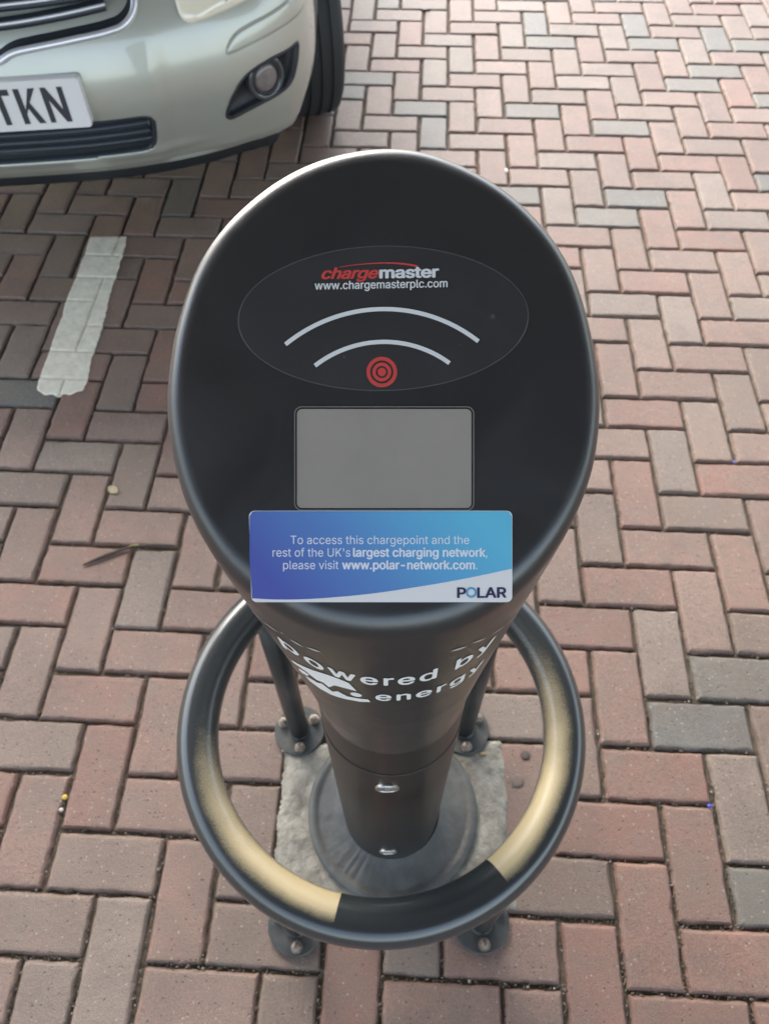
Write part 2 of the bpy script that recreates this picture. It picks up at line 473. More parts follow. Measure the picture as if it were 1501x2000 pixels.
# pole, door, locks
V, F = lathe([(PR, 0), (PR, .3), (PR, ZT+.001)], (PX, PY, 0), 96)
pole = link('pole', V, F[:-1], m_pole, post)
def shell(z0, z1, a0, a1, r0, r1, name, m, parent, zcurve=None):
    n = 60; V = []
    prof = [(r0, z0), (r1-.0008, z0), (r1, z0+.001), (r1, z1-.001), (r1-.0008, z1), (r0, z1)]
    for (r, z) in prof:
        for i in range(n):
            a = a0+(a1-a0)*i/(n-1); V.append((PX+r*math.sin(a), PY-r*math.cos(a), z))
    F = grid_faces(n, len(prof))
    F.append(tuple(j*n for j in range(len(prof)))[::-1]); F.append(tuple(j*n+n-1 for j in range(len(prof))))
    o = link(name, V, F, m, parent); sharp(o, 30); return o
shell(.020, .6115, R(-79), R(79), PR-.003, PR+.0004, 'door_gap', m_black, post)
door = shell(.024, .6085, R(-77.5), R(77.5), PR-.002, PR+.0010, 'access_door', m_pole, post)
def lock(z):
    c = Vector((PX-.006, PY-PR-.0015, z)); V = []; seg = 28
    prof = [(.0145, -.002), (.0145, .0012), (.0138, .0019), (.0122, .0021), (.0116, .0012), (.0096, .0011), (.0090, .0017), (.0030, .0018), (.0026, .0004), (.0001, .0004)]
    for (r, h_) in prof:
        for k in range(seg):
            q = 2*math.pi*k/seg; V.append((c.x+r*math.cos(q), c.y-h_, c.z+r*math.sin(q)))
    F = grid_faces(seg, len(prof), True)
    o = link('lock', V, F, m_steel, door); sharp(o, 30)
    return o
lock(.555); lock(.116)

# wrinkled rubber cover round the foot
def build_cover():
    V = []; seg = 220
    prof = [(.156, .002), (.1555, .010), (.150, .0145), (.142, .0150), (.139, .0115), (.134, .0125), (.115, .017), (.098, .0225), (.088, .029), (.0845, .031), (.0835, .020)]
    for (r, z) in prof:
        for k in range(seg):
            q = 2*math.pi*k/seg
            fr = math.exp(-((((q-R(-112)+math.pi) % (2*math.pi))-math.pi)/.55)**2)
            qq = q+.12*math.sin(q*7+1)+.05*math.sin(q*17)+.25*(r-.11); wr = fr*(.0013*math.sin(qq*47)+.0010*math.sin(qq*71+1)+.0007*math.sin(qq*109+2))*(.6+.4*math.sin(q*5+r*60)) if .085 < r < .137 else 0
            V.append((PX+.003+r*math.cos(q), PY+.003+r*math.sin(q), .004+z+wr+.0009*math.sin(q*3)*(r < .14)))
    o = link('base_cover', V, grid_faces(seg, len(prof), True), m_cover, post)
build_cover()

# ---- lettering
FONT = None
try: FONT = bpy.data.fonts.load(bpy.utils.system_resource('DATAFILES', path='fonts')+'/Inter.woff2')
except Exception: FONT = None
from mathutils.geometry import delaunay_2d_cdt, interpolate_bezier
def contours(body, shear, spacing):
    cu = bpy.data.curves.new('lettering', 'FONT'); cu.body = body; cu.size = 1; cu.shear = shear; cu.space_character = spacing
    if FONT: cu.font = FONT
    o = bpy.data.objects.new('lettering', cu); COL.objects.link(o)
    dg = bpy.context.evaluated_depsgraph_get(); cv = o.evaluated_get(dg).to_curve(dg, apply_modifiers=False)
    out = []
    for sp in cv.splines:
        P = []; b = sp.bezier_points; n = len(b)
        if n:
            for k in range(n):
                a, c = b[k], b[(k+1) % n]
                straight = a.handle_right_type == 'VECTOR' and c.handle_left_type == 'VECTOR'
                q = interpolate_bezier(a.co, a.handle_right, c.handle_left, c.co, 2 if straight else 6)
                P += [(v.x, v.y) for v in q[:-1]]
        else: P = [(p.co.x, p.co.y) for p in sp.points]
        C = [P[0]]
        for p in P[1:]:
            if math.dist(p, C[-1]) > 1e-5: C.append(p)
        if math.dist(C[0], C[-1]) < 1e-5: C.pop()
        if len(C) > 2: out.append(C)
    o.to_curve_clear(); bpy.data.objects.remove(o); bpy.data.curves.remove(cu)
    return out
def text_mesh(body, bold=0, shear=0, spacing=1.0):
    cs = contours(body, shear, spacing); P, E, SA, SB = [], [], [], []
    for C in cs:
        b = len(P); n = len(C); P += [Vector(c) for c in C]; E += [(b+k, b+(k+1) % n) for k in range(n)]
        SA += C; SB += C[1:]+C[:1]
    vo, _, fo, *_r = delaunay_2d_cdt(P, E, [], 0, 1e-6)
    V = np.array([(v.x, v.y) for v in vo]); F = [tuple(f) for f in fo]
    # keep the triangles inside the letters: non-zero winding number
    G = np.array([V[list(f)].mean(0) for f in F]); SA = np.array(SA); SB = np.array(SB); wn = np.zeros(len(G), int)
    for a, b in zip(SA, SB):
        left = (b[0]-a[0])*(G[:, 1]-a[1])-(G[:, 0]-a[0])*(b[1]-a[1])
        wn += ((a[1] <= G[:, 1]) & (b[1] > G[:, 1]) & (left > 0)).astype(int)-((a[1] > G[:, 1]) & (b[1] <= G[:, 1]) & (left < 0)).astype(int)
    F = [f for f, q in zip(F, wn) if q != 0]
    used = sorted({i for f in F for i in f}); mp = {u: k for k, u in enumerate(used)}
    return V[used], [tuple(mp[i] for i in f) for f in F]
def embolden(V, F, bold):
    """heavier strokes: the glyphs laid several times with small shifts, each a hair above the last"""
    if bold <= 0: return [(V, 0)]
    n = 4 if bold < .03 else 8
    return [(V+bold*np.array([math.cos(2*math.pi*k/n), .7*math.sin(2*math.pi*k/n)]), k) for k in range(n)]
def xheight(bold=0):
    V, F = text_mesh('x', bold); return V[:, 1].max()
def face_text(name, items, m, parent, h):
    """items: (text, px left, px right, baseline, x-height px, bold, shear); slope by base tuple (y left, y right)"""
    AV, AF = [], []
    for (body, x0, x1, (yl, yr), xh, bold, sh, sp) in items:
        V, F = text_mesh(body, bold, sh, sp)
        mn, mx = V[:, 0].min(), V[:, 0].max(); s = (x1-x0)/(mx-mn); sy = xh/xheight(bold)
        for W, lay in embolden(V, F, bold):
            b = len(AV)
            for (x, y) in W:
                t = (x-mn)/(mx-mn); AV.append(face(x0+(x-mn)*s, yl+(yr-yl)*t-y*sy, h+lay*.000012))
            AF += [tuple(b+i for i in f) for f in F]
    return link(name, AV, AF, m, parent, smooth=False)
def face_poly(name, pts, m, parent, h, base=None, smooth=False):
    """flat piece with a little thickness"""
    n = len(pts); V = [face(x, y, h) for x, y in pts]; F = [tuple(range(n))]
    if base is not None:
        V += [face(x, y, base) for x, y in pts]
        F += [(i, n+i, n+(i+1) % n, (i+1) % n) for i in range(n)]
    bm = bmesh.new(); vv = [bm.verts.new(p) for p in V]
    for f in F: bm.faces.new([vv[i] for i in f])
    bm.normal_update()
    if bm.faces[:][0].normal.dot(Vector(-ax_f)) < 0: bmesh.ops.reverse_faces(bm, faces=bm.faces[:])
    return bmlink(name, bm, m, parent, smooth)
def rrect(x0, y0, x1, y1, r, k=8):
    pts = []
    for (cx, cy, a) in ((x1-r, y0+r, -90), (x1-r, y1-r, 0), (x0+r, y1-r, 90), (x0+r, y0+r, 180)):
        for q in range(k+1): t = R(a+90*q/k); pts.append((cx+r*math.cos(t), cy+r*math.sin(t)))
    return pts
def band(pts, wd):
    """ribbon polygon along pts"""
    P = np.array(pts, float); t = np.gradient(P, axis=0); t /= np.linalg.norm(t, axis=1)[:, None]
    n = np.stack([-t[:, 1], t[:, 0]], 1); wd = np.broadcast_to(wd, (len(P),))[:, None]
    return P+n*wd/2, P-n*wd/2
def face_band(name, pts, wd, m, parent, h, closed=False):
    A, B = band(pts, wd); n = len(A)
    if closed:
        P = np.array(pts); c = P.mean(0)
        t = np.roll(P, -1, 0)-np.roll(P, 1, 0); t /= np.linalg.norm(t, axis=1)[:, None]; nn = np.stack([-t[:, 1], t[:, 0]], 1)
        A, B = P+nn*wd/2, P-nn*wd/2
    V = [face(x, y, h) for x, y in A]+[face(x, y, h) for x, y in B]
    F = [(i, (i+1) % n, n+(i+1) % n, n+i) for i in range(n if closed else n-1)]
    return link(name, V, F, m, parent, smooth=False)

# oval film panel with its logo, web address, arcs and target
el = [(748+283*math.cos(t), 622+141*math.sin(t)-4.5*math.cos(t)) for t in np.linspace(0, 2*math.pi, 160, endpoint=False)]
el2 = [(748+(x-748)*.9945, 622+(y-622)*.989) for x, y in el]
def build_oval():
    n = len(el); V = [face(x, y, -.0003) for x, y in el]+[face(x, y, .00035) for x, y in el2]
    F = [(i, (i+1) % n, n+(i+1) % n, n+i) for i in range(n)]+[tuple(n+i for i in range(n))]
    bm = bmesh.new(); vv = [bm.verts.new(p) for p in V]
    for f in F: bm.faces.new([vv[i] for i in f])
    bmesh.ops.recalc_face_normals(bm, faces=bm.faces)
    bm.faces.ensure_lookup_table(); bm.normal_update()
    if bm.faces[n].normal.dot(Vector(-ax_f)) < 0: bmesh.ops.reverse_faces(bm, faces=bm.faces[:])
    return bmlink('oval_panel', bm, m_film, post, smooth=False)
oval = build_oval()
# smears and dust on the moulded head: gloss varies, the colour does not
for m_, lo, hi in ((m_coat, .29, .44), (m_film, .34, .48)):
    n_ = m_.node_tree.nodes; l_ = m_.node_tree.links; t_ = n_.new('ShaderNodeTexNoise'); t_.inputs['Scale'].default_value = 11; t_.inputs['Detail'].default_value = 7; t_.inputs['Distortion'].default_value = 1.2
    c_ = n_.new('ShaderNodeTexCoord'); l_.new(c_.outputs['Object'], t_.inputs['Vector']); r_ = n_.new('ShaderNodeMapRange')
    r_.inputs[1].default_value = .35; r_.inputs[2].default_value = .7; r_.inputs[3].default_value = lo; r_.inputs[4].default_value = hi
    l_.new(t_.outputs['Fac'], r_.inputs[0]); l_.new(r_.outputs[0], n_['Principled BSDF'].inputs['Roughness'])
for m_ in (m_coat, m_film):
    n_ = m_.node_tree.nodes; l_ = m_.node_tree.links; p_ = n_['Principled BSDF']; c_ = n_.new('ShaderNodeTexCoord')
    v_ = n_.new('ShaderNodeTexVoronoi'); v_.inputs['Scale'].default_value = 75; l_.new(c_.outputs['Object'], v_.inputs['Vector'])
    s_ = n_.new('ShaderNodeSeparateColor'); l_.new(v_.outputs['Color'], s_.inputs[0])
    a_ = n_.new('ShaderNodeMapRange'); a_.inputs[1].default_value = .03; a_.inputs[2].default_value = .06; a_.inputs[3].default_value = .75; a_.inputs[4].default_value = 0; l_.new(v_.outputs['Distance'], a_.inputs[0])
    b_ = n_.new('ShaderNodeMath'); b_.operation = 'GREATER_THAN'; b_.inputs[1].default_value = .90; l_.new(s_.outputs[0], b_.inputs[0])
    d_ = n_.new('ShaderNodeMath'); d_.operation = 'MULTIPLY'; l_.new(a_.outputs[0], d_.inputs[0]); l_.new(b_.outputs[0], d_.inputs[1])
    x_ = n_.new('ShaderNodeMix'); x_.data_type = 'RGBA'; x_.inputs[7].default_value = (.16, .16, .16, 1)
    src = p_.inputs['Base Color']
    if src.links: l_.new(src.links[0].from_socket, x_.inputs[6])
    else: x_.inputs[6].default_value = src.default_value
    l_.new(d_.outputs[0], x_.inputs[0]); l_.new(x_.outputs[2], p_.inputs['Base Color'])
m_edge = mat('film_edge', (.085,.09,.095), .5)
face_band('panel_edge', el, 1.5, m_edge, oval, .00042, closed=True)
H1 = .00048
face_text('logo_lettering', [('charge', 629, 738, (545, 543.5), 15.5, .030, .32, .98)], m_red, oval, H1)
face_text('logo_lettering', [('master', 742, 855, (543.5, 541.5), 15.5, .034, 0, .98)], m_white, oval, H1)
face_text('web_lettering', [('www.chargemasterplc.com', 615, 873, (566, 561), 11.5, .016, 0, 1)], m_white, oval, H1)
sw = [(663,522),(690,518),(717,515.5),(745,514),(770,514.3),(790,516),(806,518.5),(815,521)]
face_band('swoosh', sw, np.linspace(1.0, 4.2, len(sw)), m_red, oval, H1)
def arc(cx, top, half, sag, wd, tilt):
    r = (half**2+sag**2)/(2*sag); a = math.asin(half/r)
    return [(cx+r*math.sin(t), top+r-r*math.cos(t)-tilt*r*math.sin(t)) for t in np.linspace(-a, a, 60)]
face_band('signal_arc', arc(745.5, 604, 188, 66, 8, .016), 8.3, m_white, oval, H1)
face_band('signal_arc', arc(746, 668, 131, 44, 8, .019), 8.3, m_white, oval, H1)
def disc(cx, cy, r0, r1, name, m, parent, h, k=64):
    T = np.linspace(0, 2*math.pi, k, endpoint=False)
    V = [face(cx+r1*math.cos(t), cy+r1*math.sin(t), h) for t in T]
    if r0 <= 0: return link(name, V, [tuple(range(k))], m, parent, smooth=False)
    V += [face(cx+r0*math.cos(t), cy+r0*math.sin(t), h) for t in T]
    return link(name, V, [(i, (i+1) % k, k+(i+1) % k, k+i) for i in range(k)], m, parent, smooth=False)
def target():
    V, F = [], []; k = 64
    for (r0, r1) in ((22.6, 29.8), (11.8, 18.2), (.01, 8.2)):
        b = len(V); T = np.linspace(0, 2*math.pi, k, endpoint=False)
        V += [face(745.3+r1*math.cos(t), 726.8+r1*math.sin(t), H1) for t in T]+[face(745.3+r0*math.cos(t), 726.8+r0*math.sin(t), H1) for t in T]
        F += [(b+i, b+(i+1) % k, b+k+(i+1) % k, b+k+i) for i in range(k)]
    link('reader_target', V, F, m_red, oval, smooth=False)
target()
disc(961.5, 618, 2.2, 4.2, 'sensor_dot', m_edge, oval, H1, 24)

# display
m_lcd = mat('unlit_display', srgb(150,143,135), .26, spec=.45, vary=(14, srgb(140,133,126), .6))
face_poly('screen_gap', rrect(574.5, 793, 925.5, 998, 15), m_black, post, .0002)
lcd = face_poly('display_screen', rrect(577.5, 796.5, 922.5, 995, 12), m_lcd, post, .0003, 0)
m_bez = mat('screen_lip', (.17,.165,.16), .4)
rb = rrect(576, 795, 924, 996.5, 13.5)
face_band('screen_lip', rb, 2.2, m_bez, lcd, .0012, closed=True)
rb2 = rrect(578.6, 797.8, 921.4, 993.8, 11.5)
face_band('screen_shadow_gap', rb2, 2.2, m_black, lcd, .0005, closed=True)

# sticker
def sticker_material():
    m = mat('blue_print', (.1,.2,.5), .38, spec=.45); n = m.node_tree.nodes; l = m.node_tree.links; p = n['Principled BSDF']
    at = n.new('ShaderNodeAttribute'); at.attribute_name = 'print_fade'
    cr = n.new('ShaderNodeValToRGB'); e = cr.color_ramp.elements
    e[0].position = 0; e[0].color = srgb(80,92,170); e[1].position = 1; e[1].color = srgb(98,184,216)
    q = e.new(.42); q.color = srgb(90,134,192)
    q = e.new(.72); q.color = srgb(94,164,208)
    l.new(at.outputs['Fac'], cr.inputs[0]); l.new(cr.outputs[0], p.inputs['Base Color']); return m
m_stwhite = mat('sticker_white', srgb(224,222,222), .4, spec=.4)
m_navy = mat('navy_print', srgb(50,48,84), .4)
m_sttext = mat('pale_print', srgb(222,226,236), .4, spec=.4)
st_out = []
for (x, y) in rrect(486.5, 997.5, 999.5, 1176, 11):
    if x < 500: x += 4.5*sstep(1080, 1170, y)
    st_out.append((x, y))
sticker = face_poly('sticker', st_out, m_stwhite, post, .0004, -.0002)
cvx = [492,530,578,620,657,705,750,790,830,866,902,950,999]; cvy = [1168.5,1170.5,1170.6,1168.8,1166,1161.5,1156,1150,1143.7,1137.6,1131,1121.3,1110.5]
def build_print():
    nx, ny = 90, 24; V = []; fade = []
    for j in range(ny):
        for i in range(nx):
            u, v = i/(nx-1), j/(ny-1); x = 487.6+u*(998.6-487.6)
            top = 998.4
            for (xe, sgn) in ((487.6, 1), (998.6, -1)):
                d = (x-xe)*sgn
                if d < 10: top = max(top, 998.4+10-math.sqrt(max(0, 100-(10-d)**2)))
            bot = float(pchip(cvx, cvy, max(492, x)))
            y = top+(bot-top)*v
            if x < 500: x2 = x+4.6*sstep(1080, 1170, y)*(1-(x-487.6)/14)
            else: x2 = x
            V.append(face(x2, y, .00052)); fade.append(min(1, max(0, (x-487)/512*1.02+(1080-y)/178*.30)))
    o = link('printed_panel', V, grid_faces(nx, ny, flip=True), sticker_material(), sticker, smooth=False)
    a = o.data.attributes.new('print_fade', 'FLOAT', 'POINT'); a.data.foreach_set('value', np.array(fade, 'f'))
build_print()
H2 = .00062
face_text('notice_lettering', [
    ('To access this chargepoint and the', 567.5, 915.5, (1062.5, 1062.5), 12.2, 0, 0, 1),
    ("rest of the UK's", 532.5, 684, (1087, 1087), 12.2, 0, 0, 1), ('largest charging network', 690, 947, (1087, 1087), 12.4, .026, 0, 1), (',', 948, 951, (1087, 1087), 12.2, 0, 0, 1),
    ('please visit', 553, 661, (1111.5, 1111.5), 12.2, 0, 0, 1), ('www.polar-network.com', 668.5, 926, (1111.5, 1111.5), 12.4, .026, 0, 1), ('.', 929, 931.5, (1111.5, 1111.5), 12.2, 0, 0, 1)], m_sttext, sticker, H2)
face_text('brand_lettering', [('P', 893, 908.5, (1167, 1167), 14.2, .030, 0, 1), ('LAR', 932, 987, (1167, 1166.5), 14.2, .030, 0, 1)], m_navy, sticker, H2)
m_cyan = mat('cyan_print', srgb(92,160,200), .4)
disc(919.5, 1157, 6.4, 10.6, 'brand_ring', m_cyan, sticker, H2, 40)

# slogan wrapped round the neck
def neck_mesh(name, V, F, to_az, m, parent, off=.00045, per=None):
    bm = bmesh.new(); vv = [bm.verts.new((x, y, (i//per)*.02 if per else 0)) for i, (x, y) in enumerate(V)]
    for f in F:
        try: bm.faces.new([vv[i] for i in f])
        except ValueError: pass
    bmesh.ops.triangulate(bm, faces=bm.faces[:])
    for _ in range(2):
        es = [e for e in bm.edges if e.calc_length() > .18]
        if es: bmesh.ops.subdivide_edges(bm, edges=es, cuts=1); bmesh.ops.triangulate(bm, faces=bm.faces[:])
    for v in bm.verts:
        a, z = to_az(v.co.x, v.co.y); v.co = neck(a, z, off+v.co.z*.0012)
    return bmlink(name, bm, m, parent, smooth=False)
def neck_text(name, body, a0, a1, z, xh, m, bold=.012, sp=1.0, sag=0):
    V, F = text_mesh(body, bold, 0, sp); mn, mx = V[:, 0].min(), V[:, 0].max(); s = xh/xheight(bold)
    n = len(V); AV, AF = [], []
    for W, lay in embolden(V, F, bold):
        AF += [tuple(len(AV)+i for i in f) for f in F]; AV += [tuple(p) for p in W]
    return neck_mesh(name, AV, AF, lambda x, y: (R(a0+(a1-a0)*(x-mn)/(mx-mn)), z+y*s+sag*(a0+(a1-a0)*(x-mn)/(mx-mn))**2), m, housing, per=n)
neck_text('slogan_lettering', 'powered by', -57, 54, .8970, .0156, m_slogan, .019, 1.14, 7e-6)
neck_text('slogan_lettering', 'energy', -9.7, 53, .8602, .0140, m_slogan, .019, 1.14, 3e-6)
def emblem():
    # two pale wedges with toothed edges and a dot, left of the second line  (units: degrees, mm of height)
    up = [(-57.3,881.6),(-48.2,891),(-37.7,899.5),(-29.4,899.5),(-24,894),(-20.3,877.5),(-26,879.3),(-32.4,878.3),(-36.1,866.5),(-39,873),(-43,870.5),(-48.5,878),(-55.7,876.7)]
    tick = [(-53.6,870.8),(-50,873.9),(-47.3,873.1),(-48.9,865.2),(-52.2,861.5),(-54.6,862.6)]
    lo = [(-51.1,858.5),(-45.9,862.7),(-43.2,862.4),(-40.1,867.7),(-37.8,863.2),(-34.6,857.4),(-31.1,865.1),(-28.7,861.5),(-25.9,858.3),(-19.3,859.2),(-14.3,860.2),(-13.2,854.1),(-19.5,851.1),(-27.8,849),(-36.5,845.6),(-43,845.8),(-49,849.5)]
    dot = [(-20.9+3.2*math.cos(t), 868.1+5.0*math.sin(t)) for t in np.linspace(0, 2*math.pi, 24, endpoint=False)]
    V, F = [], []
    for P in (up, tick, lo, dot):
        b = len(V); V += P; F.append(tuple(range(b, b+len(P))))
    neck_mesh('emblem', [(x/50, (y-860)/50) for x, y in V], F, lambda x, y: (R(x*50), .860+y*50*.001), m_slogan, housing)
emblem()
# pale scuffed slivers along the joint under the head
m_scuff = mat('scuffed_edge', (.40,.39,.37), .45)
def slivers():
    for (a0, a1, z0, z1, hh) in [(-70,-63,.953,.952,.0018),(-62.5,-55,.952,.951,.0014),(-53.5,-52,.955,.956,.0010),(-49.5,-43.5,.950,.948,.0018),(-41.5,-35,.9505,.951,.0018),(28.5,37,.951,.949,.0018),(39.5,47,.951,.946,.0013),(50,57.5,.946,.943,.0011),(59,66,.942,.938,.0009)]:
        V, F = [], []; n = 9
        for i in range(n):
            t = i/(n-1); tw = hh*math.sin(math.pi*min(max(t, .04), .96))
            for sgn in (1, -1): V.append(neck(R(a0+(a1-a0)*t), z0+(z1-z0)*t+sgn*tw, .0005))
        F = [(2*i, 2*i+2, 2*i+3, 2*i+1) for i in range(n-1)]
        link('joint_scuff', V, F, m_scuff, housing, smooth=False)
slivers()

# ------------------------------------------------------------------ hoop barrier
CX_, CY_, CZ_, RR, RT = -.0074, .3148, .5189, .236, .0262
barrier = thing('hoop_barrier', 'black tubular hoop barrier with gold painted ring on four legs around the post', 'barrier', (CX_, .289, 0))
def ring_material():
    m = mat('black_and_gold_paint', (.022,.027,.029), .28, spec=.6, coat=.5, coat_rough=.2); n = m.node_tree.nodes; l = m.node_tree.links; p = n['Principled BSDF']
    at = n.new('ShaderNodeAttribute'); at.attribute_name = 'gold_coat'; tc = n.new('ShaderNodeTexCoord')
    t = n.new('ShaderNodeTexNoise'); t.inputs['Scale'].default_value = 700; t.inputs['Detail'].default_value = 3; l.new(tc.outputs['Object'], t.inputs['Vector'])
    t2 = n.new('ShaderNodeTexNoise'); t2.inputs['Scale'].default_value = 18; t2.inputs['Detail'].default_value = 5; l.new(tc.outputs['Object'], t2.inputs['Vector'])
    a = n.new('ShaderNodeMath'); a.operation = 'MULTIPLY_ADD'; a.inputs[1].default_value = .34; l.new(t.outputs['Fac'], a.inputs[0]); l.new(at.outputs['Fac'], a.inputs[2])
    a2 = n.new('ShaderNodeMath'); a2.operation = 'MULTIPLY_ADD'; a2.inputs[1].default_value = .35; l.new(t2.outputs['Fac'], a2.inputs[0]); l.new(a.outputs[0], a2.inputs[2])
    r = n.new('ShaderNodeMapRange'); r.inputs[1].default_value = .48; r.inputs[2].default_value = 1.16; l.new(a2.outputs[0], r.inputs[0])
    x = n.new('ShaderNodeMix'); x.data_type = 'RGBA'; x.inputs[6].default_value = (.022,.027,.029,1); x.inputs[7].default_value = (.44,.36,.21,1)
    l.new(r.outputs[0], x.inputs[0]); l.new(x.outputs[2], p.inputs['Base Color'])
    r2 = n.new('ShaderNodeMapRange'); r2.inputs[3].default_value = .23; r2.inputs[4].default_value = .40; l.new(r.outputs[0], r2.inputs[0]); l.new(r2.outputs[0], p.inputs['Roughness'])
    b = n.new('ShaderNodeBump'); b.inputs['Strength'].default_value = .12; b.inputs['Distance'].default_value = .0006; l.new(t.outputs['Fac'], b.inputs['Height']); l.new(b.outputs[0], p.inputs['Normal'])
    return m
def build_ring():
    nu, nv = 900, 48; V = []; G = []
    for i in range(nu):
        a = 2*math.pi*i/nu; deg = math.degrees(a); deg = deg-360 if deg > 180 else deg
        for k in range(nv):
            q = 2*math.pi*k/nv; rr = RR+RT*math.cos(q)
            V.append((CX_+rr*math.sin(a), CY_-rr*math.cos(a), CZ_+RT*math.sin(q)))
            qd = math.degrees(q); d = abs((qd-126+180) % 360-180)      # 90 = top of the tube, 180 = its inner side
            lo, hi = -12.4, 35.3
            edge = 1 if (deg < lo or deg > hi) else 0
            # the spray thins out towards the back of the hoop
            thin = 1-.95*sstep(22, 120, abs(deg-11))
            G.append(edge*(1-sstep(14, 66, d))*thin)
    F = []
    for i in range(nu):
        for k in range(nv):
            a, b = i*nv+k, i*nv+(k+1) % nv; c, d = ((i+1) % nu)*nv+k, ((i+1) % nu)*nv+(k+1) % nv
            F.append((a, c, d, b))
    o = link('ring', V, [f[::-1] for f in F], ring_material(), barrier)
    at = o.data.attributes.new('gold_coat', 'FLOAT', 'POINT'); at.data.foreach_set('value', np.array(G, 'f'))
    bm = bmesh.new(); bm.from_mesh(o.data); bmesh.ops.recalc_face_normals(bm, faces=bm.faces); bm.to_mesh(o.data); bm.free()
build_ring()
m_leg = mat('black_tube_paint', (.022,.026,.028), .36, spec=.5, bump=(300, .1, .0006), vary=(20, (.05,.048,.045), .5))
m_plate = mat('worn_dark_plate', (.036,.042,.043), .5, bump=(60, .5, .002), vary=(30, (.10,.095,.085), .6))
m_bolt = mat('zinc_bolt', (.42,.38,.33), .42, metal=.85, vary=(60, (.30,.2,.14), .6))
for (fx, fy, sx, sy) in ((-.1593,.1211,-1,-1), (.1583,.122,1,-1), (-.1717,.4572,-1,1), (.1513,.4558,1,1)):
    top = np.array([CX_+sx*RR*.7071, CY_+sy*RR*.7071, CZ_-.012]); bot = np.array([fx, fy, .006])
    V, F = tube([bot, bot+(top-bot)*.5, top], .0192, 28)
    link('leg', V, F, m_leg, barrier)
    V, F = lathe([(.0490, -.004), (.0490, .0085), (.0475, .0105), (.0215, .0110), (.0205, .0150), (.0190, .0165)], (fx, fy, 0), 56)
    fl = link('base_plate', V, F, m_plate, barrier); sharp(fl, 30)
    for ang in (-85, 35, 155):
        bx, by = fx+.035*math.cos(R(ang)), fy+.035*math.sin(R(ang))
        V = []
        prof = [(.0105,.0100),(.0105,.0122),(.0080,.0124),(.0080,.0200),(.0068,.0218),(.0050,.0224),(.0046,.0285),(.0036,.0298),(.0002,.0300)]
        seg = 24
        for (r, z) in prof:
            for k in range(seg):
                q = 2*math.pi*k/seg; hexr = r*(1+.10*math.cos(6*q)) if .0122 < z < .0222 else r
                V.append((bx+hexr*math.cos(q), by+hexr*math.sin(q), z))
        b = link('bolt', V, grid_faces(seg, len(prof), True), m_bolt, fl); sharp(b, 30)

# ------------------------------------------------------------------ car
KX, KY, KPSI = -.95, 1.765, R(5)
def car2w(X, Y, z): return np.array([KX+X*math.cos(KPSI)-Y*math.sin(KPSI), KY+X*math.sin(KPSI)+Y*math.cos(KPSI), z])
BX = [0,.1,.2,.35,.48,.62,.70,.755,.787,.806,.820,.830,.836]
BY = [0,.001,.004,.022,.055,.112,.158,.210,.262,.325,.46,.6,.72]
CH = np.r_[0, np.cumsum(np.hypot(np.diff(BX), np.diff(BY)))]
IZ = [.29,.31,.33,.40,.45,.50,.55,.60,.65,.70,.76]
IF = [.115,.097,.085,.045,.02,.002,0,.012,.032,.068,.13]
IS = [.06,.05,.042,.015,.004,0,0,.003,.01,.022,.045]
def bump_local(s, z, off=0.0):
    """point on the car's bumper skin: s = distance round the nose from the middle, z = height, off = outward"""
    sg = -1 if s < 0 else 1; a = min(abs(s), CH[-1]); e = 2e-3
    x, y = float(pchip(CH, BX, a)), float(pchip(CH, BY, a))
    a0, a1 = max(a-e, 0), min(a+e, CH[-1])
    dx, dy = float(pchip(CH, BX, a1)-pchip(CH, BX, a0)), float(pchip(CH, BY, a1)-pchip(CH, BY, a0))
    if a < 1e-4: dx, dy = 1, 0
    L = math.hypot(dx, dy); nx, ny = dy/L, -dx/L; wgt = ny*ny
    ins = wgt*float(pchip(IZ, IF, z))+(1-wgt)*float(pchip(IZ, IS, z))
    return sg*(x-nx*(ins-off)), y-ny*(ins-off)
def bw(s, z, off=0.0):
    X, Y = bump_local(s, z, off); return car2w(X, Y, z)
def resample(P, n=90, sm=3):
    P = np.array(P, float); Q = np.vstack([P, P[:1]]); d = np.r_[0, np.cumsum(np.hypot(*(np.diff(Q, axis=0)*[1, 1]).T))]
    s = np.linspace(0, d[-1], n, endpoint=False); O = np.stack([np.interp(s, d, Q[:, k]) for k in (0, 1)], 1)
    for _ in range(sm): O = .25*np.roll(O, 1, 0)+.5*O+.25*np.roll(O, -1, 0)
    return O
FOG = resample([(.822,.538),(.775,.534),(.728,.534),(.684,.527),(.650,.515),(.627,.497),(.607,.466),(.592,.421),(.596,.404),(.606,.402),(.641,.411),(.694,.424),(.745,.432),(.781,.441),(.797,.456),(.810,.495)], 110, 3)
STRIP = resample([(.606,.574),(.615,.589),(.630,.603),(.654,.614),(.699,.622),(.757,.627),(.815,.633),(.892,.630),(.930,.620),(.892,.604),(.847,.596),(.819,.594),(.768,.591),(.716,.586),(.664,.580),(.628,.575)], 110, 3)
INTAKE = resample([(-.385,.470),(-.2,.474),(0,.474),(.2,.474),(.376,.470),(.392,.466),(.398,.451),(.394,.410),(.386,.370),(.372,.357),(.239,.354),(0,.352),(-.239,.354),(-.372,.357),(-.386,.370),(-.394,.410),(-.398,.451),(-.392,.466)], 200, 2)
GR = [(.100,.626),(.112,.633),(.135,.640),(.17,.644),(.218,.648),(.277,.653),(.337,.657),(.38,.662),(.402,.671),(.419,.684),(.428,.698),(.435,.725),(.430,.745)]
GRILLE = resample(GR+[(-x, z) for x, z in GR[::-1]]+[(-.06,.617),(.06,.617)], 220, 1)
